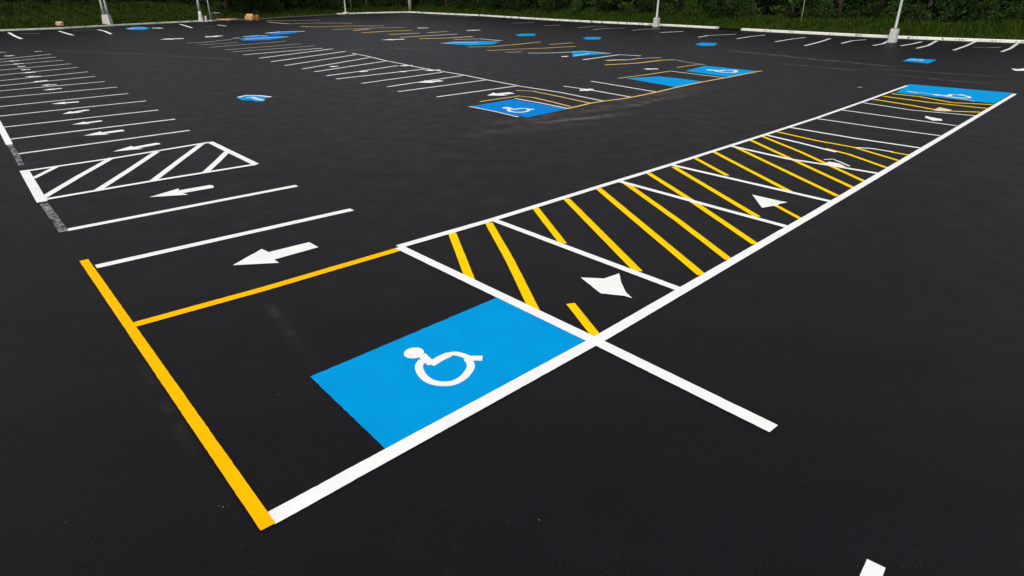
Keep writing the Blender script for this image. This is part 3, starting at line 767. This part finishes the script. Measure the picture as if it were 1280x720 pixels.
# raise alternate borders so that no two sheets share a level
for q, ch in enumerate(IS.children): ch.location.z += .0007 * q
tag(IS, 'white hatched island with four borders and diagonal stripes in the left row', 'hatched island')
def arrow_mesh():
    pts = [(0, 0), (.50, .24), (.47, .11), (.98, .12), (1.0, .02), (.97, -.09), (.47, -.10), (.53, -.25)]
    me = bpy.data.meshes.new('arrow_marking'); bm = bmesh.new(); f = bm.faces.new([bm.verts.new((x, y, 0)) for x, y in pts]); bm.normal_update()
    if f.normal.z < 0: f.normal_flip()
    bmesh.ops.triangulate(bm, faces=[f]); bm.to_mesh(me); bm.free(); me.materials.append(M['white']); return me
ARM = arrow_mesh()
def arrow(tip, tail, label, group=None, z=Z3, fat=1.0):
    a, b = at(*tip), at(*tail); d = b - a; L = d.length
    o = bpy.data.objects.new('arrow_marking', ARM); COL.objects.link(o); o.location = (a.x, a.y, z)
    o.rotation_euler.z = math.atan2(d.y, d.x); o.scale = (L, max(.9, min(1.9, L)) * fat, 1)
    return tag(o, label, 'arrow marking', group)
arrow((187, 247), (267.5, 233.3), 'white arrow between the hatched island and the next stall line below it', fat=1.0)
arrow((141, 190), (200, 179.6), 'white arrow just above the hatched island', 'white arrows of the left row')
LA = [((104.5, 170), (155.5, 163.3)), ((90, 156.2), (128, 151.4)), ((78, 143), (111, 137.6)), ((64, 130.2), (99, 127.6)), ((54, 113), (78, 110.6)), ((51, 107), (71, 106)),
      ((41, 103), (60, 100.7)), ((31, 96.2), (51, 95.6)), ((28, 91.6), (45, 90.2)), ((25, 87.6), (38, 87.0)), ((21, 83.8), (32, 83.0)), ((14, 80.6), (30, 79.6)), ((9, 76.8), (24, 76.0)), ((5, 70.5), (18, 69.4))]
for i, (a, b) in enumerate(LA):
    arrow(a, b, f'{ORD[i]} white arrow up the left row from the one above the hatched island', 'white arrows of the left row', fat=1.25 + .05 * i)
arrow((41, 64.8), (53, 64.2), 'tiny white arrow beyond the last stall line of the left row'); arrow((-4, 65.8), (8, 65.4), 'tiny white arrow at the left photo edge beyond the left row')
arrow((199, 49.4), (230, 48.2), 'white arrow on the open lane between the left row and middle row', fat=2.2); arrow((256, 46.6), (277, 44.8), 'white arrow beside the far blue pad with the white flash', fat=2.2)
# ---- middle block, first row
MW = [((546, 121.2), (645, 107.6)), ((497.5, 114.6), (607.5, 100)), ((484, 108.6), (579, 94.4)), ((452, 104.2), (553, 90.4)), ((420, 98.8), (500, 89.8), (536, 85.8)), ((408, 94.8), (448, 89.5), (497, 82)),
      ((393, 89.8), (482, 76.4)), ((378, 86.2), (462, 72)), ((356, 82), (445, 68.3)), ((339, 77.2), (432, 64.3)), ((324, 72.8), (416, 61)), ((304.5, 68.6), (403, 60.2)), ((290, 64.9), (394, 57.2)), ((281, 62.4), (376, 54.8)), ((262, 59.2), (357, 51.6)), ((248, 56.2), (297, 53.2)), ((233, 54), (251, 53.4), (290, 49.2))]
for i, p in enumerate(MW):
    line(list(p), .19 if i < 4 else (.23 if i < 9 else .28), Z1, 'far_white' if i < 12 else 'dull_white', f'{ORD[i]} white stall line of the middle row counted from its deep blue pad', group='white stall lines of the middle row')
line([(440, 66.6), (460, 70.5), (482, 76), (505, 80.5), (531, 86), (554, 89.6), (580, 94), (607.5, 99.7), (646, 107)], .17, Z2, 'far_white', 'long white line closing the upper ends of the middle row stalls', name='row_edge_line')
line([(646, 107.2), (700, 115.5), (756, 126.8)], .16, Z1, 'far_white', 'white line slanting down from the end of the middle row edge')
line([(645, 113), (667, 114.2), (700, 121), (739, 129.3)], .14, Z1, 'far_yellow', 'pale yellow line slanting down above the deep blue pad')
line([(600, 127.2), (618, 124.6), (649, 120.2), (668, 122.5), (690, 127.6), (713, 133.5)], .16, Z2, 'far_yellow', 'bent yellow line edging the top of the deep blue pad')
line([(644, 123.4), (675, 129), (711, 136.3)], .16, Z3, 'far_white', 'cream line along the right edge of the deep blue pad')
line([(586.5, 133.4), (620, 140), (648, 146.6)], .12, Z3, 'far_white', 'thin white line along the lower left edge of the deep blue pad')
line([(710.6, 136), (739, 129.2), (755.6, 126.6), (780, 123.6), (794, 121), (822.5, 115.2), (844, 109.8), (880, 102.3), (908.5, 97.2), (952, 88.8)], .17, Z3, 'far_yellow', 'long yellowish line along the near side of the middle bays with blue pads', name='row_edge_line')
line([(704.5, 107.8), (735, 112), (791.5, 122)], .17, Z1, 'far_white', 'white stall line with a worn arrow on it between the blue pads')
line([(739, 101.6), (780, 108.3), (822, 115.4)], .17, Z1, 'far_white', 'white stall line just left of the plain blue pad in the middle bays')
line([(772.5, 98), (807, 93.8), (838, 89)], .16, Z2, 'far_yellow', 'tan yellow line along the top of the plain blue pad')
line([(838, 89), (870, 93), (907, 97.6)], .16, Z2, 'far_white', 'pale line between the plain blue pad and the far blue pad')
line([(844, 74.8), (856, 77.6), (880, 81)], .16, Z2, 'dull_white', 'short pale line above the far blue pad of the middle bays')
line([(846, 84.4), (869, 81.2), (881, 80.4)], .15, Z1, 'far_yellow', 'short cream line at the top corner of the far middle blue pad')
B3 = empty('accessible_bay_marking', at(645, 135)); poly([(588, 133.2), (641, 124.2), (709, 136.5), (660, 147)], Z1, 'deep_blue', name='blue_pad', parent=B3)
symbol(B3, 647, 137.6, Z2, 1.25, -.15); tag(B3, 'deep blue accessible bay pad with a small white wheelchair symbol in the middle row', 'accessible bay')
B4 = empty('accessible_bay_marking', at(815, 102)); poly([(782, 98), (824, 95.6), (852, 98.6), (881, 102.4), (846, 109.2)], Z1, 'blue', name='blue_pad', parent=B4)
tag(B4, 'plain bright blue bay pad with no symbol in the middle bays', 'accessible bay')
B5 = empty('accessible_bay_marking', at(900, 90)); poly([(857, 88.8), (881, 82.2), (946, 89), (911, 96.4)], Z1, 'blue', name='blue_pad', parent=B5)
symbol(B5, 906, 89, Z2, 1.7, 0); tag(B5, 'blue bay pad with white wheelchair symbol at the right end of the middle bays', 'accessible bay')
MA = [((447, 89.9), (460, 89.2), 'white arrow on the sixth stall line of the middle row'), ((411, 83.6), (423, 82.9), 'dim white arrow across a stall line in the middle row'), ((498, 82.6), (516, 82), 'white arrow at the upper edge line of the middle row'),
      ((530, 88.2), (551, 87.8), 'white dash-like arrow lying along the middle row edge line'), ((499, 90), (508, 89.4), 'tiny white arrow on the fifth stall line of the middle row'), ((522, 103.4), (553, 101.2), 'long white arrow near the front of the middle row'),
      ((804, 86.6), (823, 86.3), 'white arrow above the plain blue pad'), ((724, 113.8), (741, 111.6), 'worn white arrow on the stall line between the blue pads'), ((609, 119.6), (641, 116.4), 'white arrow just above the deep blue pad'),
      ((476, 50), (506, 49.2), 'white arrow on the dark lane left of the far cyan pad'), ((520, 35.3), (536, 34.8), 'small white arrow near the far corner of the lot'), ((582, 38.4), (600, 37.6), 'small white arrow right of the far corner'),
      ((702, 71.2), (710, 70.4), 'small white arrow left of the pale blue wedge'), ((1269, 88.6), (1292, 86), 'white arrow cut by the right edge of the photo'), ((191, 34.9), (202, 35.6), 'small white arrow by the left kerb, right of the cyan pad')]
for a, b, lb in MA: arrow(a, b, lb, fat=1.7)
# ---- far rows of the middle block
FY = [([(332, 25.8), (360, 26), (400, 25)], 'tan'), ([(335, 27.6), (360, 29.8), (395, 28.8), (440, 29)], 'tan'), ([(376, 33), (395, 33.7), (440, 32.5), (480, 32.3)], 'far_yellow'),
      ([(416, 36.8), (440, 36), (480, 34.6), (505, 34.4)], 'tan'), ([(442, 38.2), (462, 36.4)], 'far_yellow'), ([(452.5, 41), (480, 39.2), (515, 38)], 'far_yellow'), ([(486, 43.2), (525, 41.3)], 'far_yellow'),
      ([(534, 40.8), (560, 39.4)], 'tan'), ([(500, 46.8), (525, 45.2), (572, 42.6)], 'tan'), ([(524, 48.4), (560, 47.6), (591, 45.6)], 'far_yellow'), ([(567, 49.4), (600, 48.6), (627, 51)], 'tan'),
      ([(585, 58.9), (615, 58.2), (640, 56.2), (676, 52.4)], 'far_yellow'), ([(609, 63.2), (640, 61.8), (684, 60), (720, 58)], 'far_yellow'), ([(687, 55.6), (716, 53.6)], 'far_yellow'), ([(632, 65.4), (652, 64.8)], 'tan'),
      ([(660, 66.4), (690, 66.2), (718, 65)], 'far_white'), ([(729, 74.8), (749, 71.9), (774, 68.4), (801, 69.8)], 'far_white'), ([(782, 75.2), (801, 72.9), (826, 72)], 'tan'), ([(756, 81.2), (796, 79), (827.5, 75.2), (844, 74.8)], 'far_yellow')]
for i, (p, mt) in enumerate(FY):
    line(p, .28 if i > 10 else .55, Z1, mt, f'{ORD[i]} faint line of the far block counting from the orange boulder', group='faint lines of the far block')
line([(758, 75.9), (770, 75.2), (783, 75)], .42, Z3, 'cream', 'short broad cream yellow smear in the far block', 'paint patch', name='paint_patch')
def pad(pts, mat, label, sym=None):
    e = empty('accessible_bay_marking', at(sum(p[0] for p in pts) / len(pts), sum(p[1] for p in pts) / len(pts)))
    poly(pts, Z1, mat, name='blue_pad', parent=e)
    if sym: symbol(e, sym[0], sym[1], Z3, sym[2], sym[3] if len(sym) > 3 else 0)
    tag(e, label, 'accessible bay'); return e
bf = pad([(552, 54.4), (567, 51.8), (600, 51.2), (624, 52), (617, 55.2), (588, 56.8)], 'blue', 'long cyan blue pad in the far yellow-lined block')
child_line(bf, [(551, 54.2), (575, 53.3), (598, 53.6)], .32, Z3, 'far_white', 'edge_stripe')
pad([(644, 43.7), (652, 42.3), (669, 42.4), (669, 44.6), (650, 45.2)], 'blue', 'tiny blue pad right of the far arrow, leftmost of three on the far lane')
pad([(728, 48), (735, 46.2), (752, 46.5), (749, 49.2), (734, 49.6)], 'blue', 'tiny blue pad in the middle of three on the far lane')
pad([(869, 55.2), (877, 53.4), (897, 54), (893, 57.2), (876, 57.4)], 'blue', 'small blue pad right of three, below the kerb gap')
pad([(1128, 76.4), (1139, 72.6), (1171, 75), (1160, 79.3)], 'blue', 'blue pad alone on the lane in front of the right-hand lamp post', (1146, 75.2, .9))
bw = pad([(715, 65), (728, 63.8), (766, 67), (735, 69.2), (716, 70.8)], 'blue', 'pale blue wedge-shaped pad in the far block')
child_line(bw, [(716, 64.8), (729, 64), (762, 67)], .22, Z3, 'far_white', 'edge_stripe'); child_line(bw, [(716, 70.4), (728, 68.4), (738, 66.6)], .16, Z3, 'far_white', 'edge_stripe')
b6 = pad([(299, 48.6), (318, 44.8), (345, 45), (362, 46), (335, 50), (305, 50.8)], 'deep_blue', 'deep blue pad at the top end of the middle row')
child_line(b6, [(291, 48), (300, 47.4)], .3, Z3, 'white', 'edge_stripe'); child_line(b6, [(304, 46), (322, 44.6), (334, 44.7)], .4, Z3, 'white', 'edge_stripe'); child_line(b6, [(306, 49), (335, 47.5), (360, 46)], .38, Z3, 'far_white', 'edge_stripe')
b7 = pad([(334, 42.8), (348, 40.4), (376, 40), (360, 42.6), (344, 43.6)], 'deep_blue', 'narrow blue pad with a broad white stripe beyond the middle row')
child_line(b7, [(333, 41.6), (351, 39.9), (381, 39.4)], .55, Z3, 'white', 'edge_stripe')
b8 = pad([(296.5, 122.6), (303, 120.2), (312, 119), (326, 119.4), (340, 121.4), (333, 122.6), (331, 124), (329, 127), (320, 127.2), (316, 125.6), (303, 125.4)], 'blue', 'small blue pad with smeared white paint alone on the left lane')
child_line(b8, [(297.5, 122), (308, 119.6), (325, 119.9), (339, 121.6)], .2, Z3, 'white', 'edge_stripe'); child_line(b8, [(308, 122.5), (315, 122), (321, 124), (329, 126)], .24, Z4, 'far_white', 'smeared_symbol')
b9 = pad([(156, 35.6), (166, 33.8), (178, 33.6), (188, 35.2), (180, 37.2), (164, 37.2)], 'blue', 'cyan pad against the left kerb')
child_line(b9, [(160, 36.3), (172, 34.8), (184, 35.2)], .4, Z3, 'far_white', 'edge_stripe')
# ---- stalls along the far kerb
KSL = [[(11, 40.8), (19, 45.4), (27, 48.6)], [(74, 39), (91, 44)], [(122.5, 37), (131, 39), (139, 42.5)], [(225, 30.2), (240, 34.8)], [(272, 31.2), (283, 32.6)]]
for i, p in enumerate(KSL): line(p, .30, Z1, 'white', f'{ORD[i]} short stall mark along the left kerb counting from the left edge', group='stall marks along the left kerb', name='stall_mark')
for i, p in enumerate([[(24, 42.2), (50, 42)], [(90, 38.2), (122, 37)], [(256, 33), (268, 32.9)]]):
    line(p, .26, Z2, 'dull_white', f'grey dash parallel to the left kerb, {["leftmost","middle","rightmost"][i]} of three', group='grey dashes by the left kerb', name='dash')
KSR = [[(640, 29), (668, 28)], [(680, 32.2), (701, 31.4)], [(722, 34.6), (742, 33.2), (758, 33.4)], [(741, 37), (760, 35.4), (781, 35)], [(790, 38), (808, 36.4), (826, 35.8)], [(825, 40.8), (854, 39.2)],
       [(873, 46.6), (885, 44.4), (920, 42.7)], [(921, 48.5), (937, 45.8), (956, 43.8)], [(969, 52.2), (990, 48.8), (1007, 46.8)], [(1006, 57.2), (1024, 52.6), (1038, 48.2)], [(1052, 54.3), (1065, 51), (1082, 49.6)],
       [(1091.5, 57), (1104, 54.6), (1111, 50.8)], [(1126, 57.3), (1140, 55), (1152, 52.3)], [(1145.5, 60.5), (1160, 57), (1171, 51)], [(1192, 62.8), (1208, 57.2), (1219, 52)], [(1252, 64.7), (1263, 60.6), (1272, 54.2)]]
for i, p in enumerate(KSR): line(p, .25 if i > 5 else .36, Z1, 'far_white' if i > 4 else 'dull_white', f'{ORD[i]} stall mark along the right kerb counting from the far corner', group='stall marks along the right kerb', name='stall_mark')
line([(1216, 59), (1234, 59.8), (1251, 59)], .2, Z2, 'dull_white', 'grey dash parallel to the right kerb between its last two stall marks', name='dash')
line([(1071.5, 109.6), (1078, 109)], .14, Z2, 'dull_white', 'tiny grey paint dab alone on the lane left of the far blue pad', 'paint patch', name='paint_patch')
line([(500, 19.5), (545, 19.2), (590, 21)], .3, Z2, 'dull_white', 'grey line just in front of the kerb at the far corner', name='stall_mark')

# ---- loose stones and crumbs on the near asphalt
rs = random.Random(8)
spots = [(274, 633), (279, 634), (284.5, 633), (348, 493), (352, 494), (82, 653), (674, 650)]
for i, (x, y) in enumerate(spots):
    bm = bmesh.new(); bmesh.ops.create_icosphere(bm, subdivisions=2, radius=1)
    s = rs.uniform(.004, .008)
    for v in bm.verts:
        v.co *= s * (1 + .4 * noise.noise(v.co * 1.5 + Vector((i, 0, 0)))); v.co.z *= .6
    me = bpy.data.meshes.new('pebble'); bm.to_mesh(me); bm.free(); me.materials.append(M['pebble'])
    o = bpy.data.objects.new('pebble', me); COL.objects.link(o); p = at(x, y); o.location = (p.x, p.y, s * .45)
    tag(o, 'tiny pale pebble lying on the near black asphalt', 'pebble', 'pebbles on the near asphalt')

# ================================================================= LIGHT
w = bpy.data.worlds.new('World'); S.world = w; w.use_nodes = True; nt = w.node_tree
sky = nt.nodes.new('ShaderNodeTexSky'); sky.sky_type = 'NISHITA'; sky.sun_disc = False
EL, AZ = math.radians(52), math.radians(200)
sky.sun_elevation = EL; sky.sun_rotation = AZ; sky.air_density = 1.0; sky.dust_density = 3.0; sky.ozone_density = 1.0
hs = nt.nodes.new('ShaderNodeHueSaturation'); hs.inputs['Saturation'].default_value = .20
nt.links.new(sky.outputs[0], hs.inputs['Color']); nt.links.new(hs.outputs[0], nt.nodes['Background'].inputs['Color'])
nt.nodes['Background'].inputs['Strength'].default_value = .10
sun = bpy.data.lights.new('sun', 'SUN'); sun.energy = 1.4; sun.angle = math.radians(12); sun.color = (1, .96, .90)
so = bpy.data.objects.new('sun', sun); COL.objects.link(so)
# the lamp shines from the same side as the sky's sun
dirv = Vector((math.sin(AZ) * math.cos(EL), math.cos(AZ) * math.cos(EL), math.sin(EL)))
so.rotation_euler = dirv.to_track_quat('Z', 'Y').to_euler()
S.view_settings.view_transform = 'Standard'; S.view_settings.look = 'None'; S.view_settings.gamma = 1
S.view_settings.use_curve_mapping = False; S.view_settings.exposure = 0.5
S.cycles.max_bounces = 6
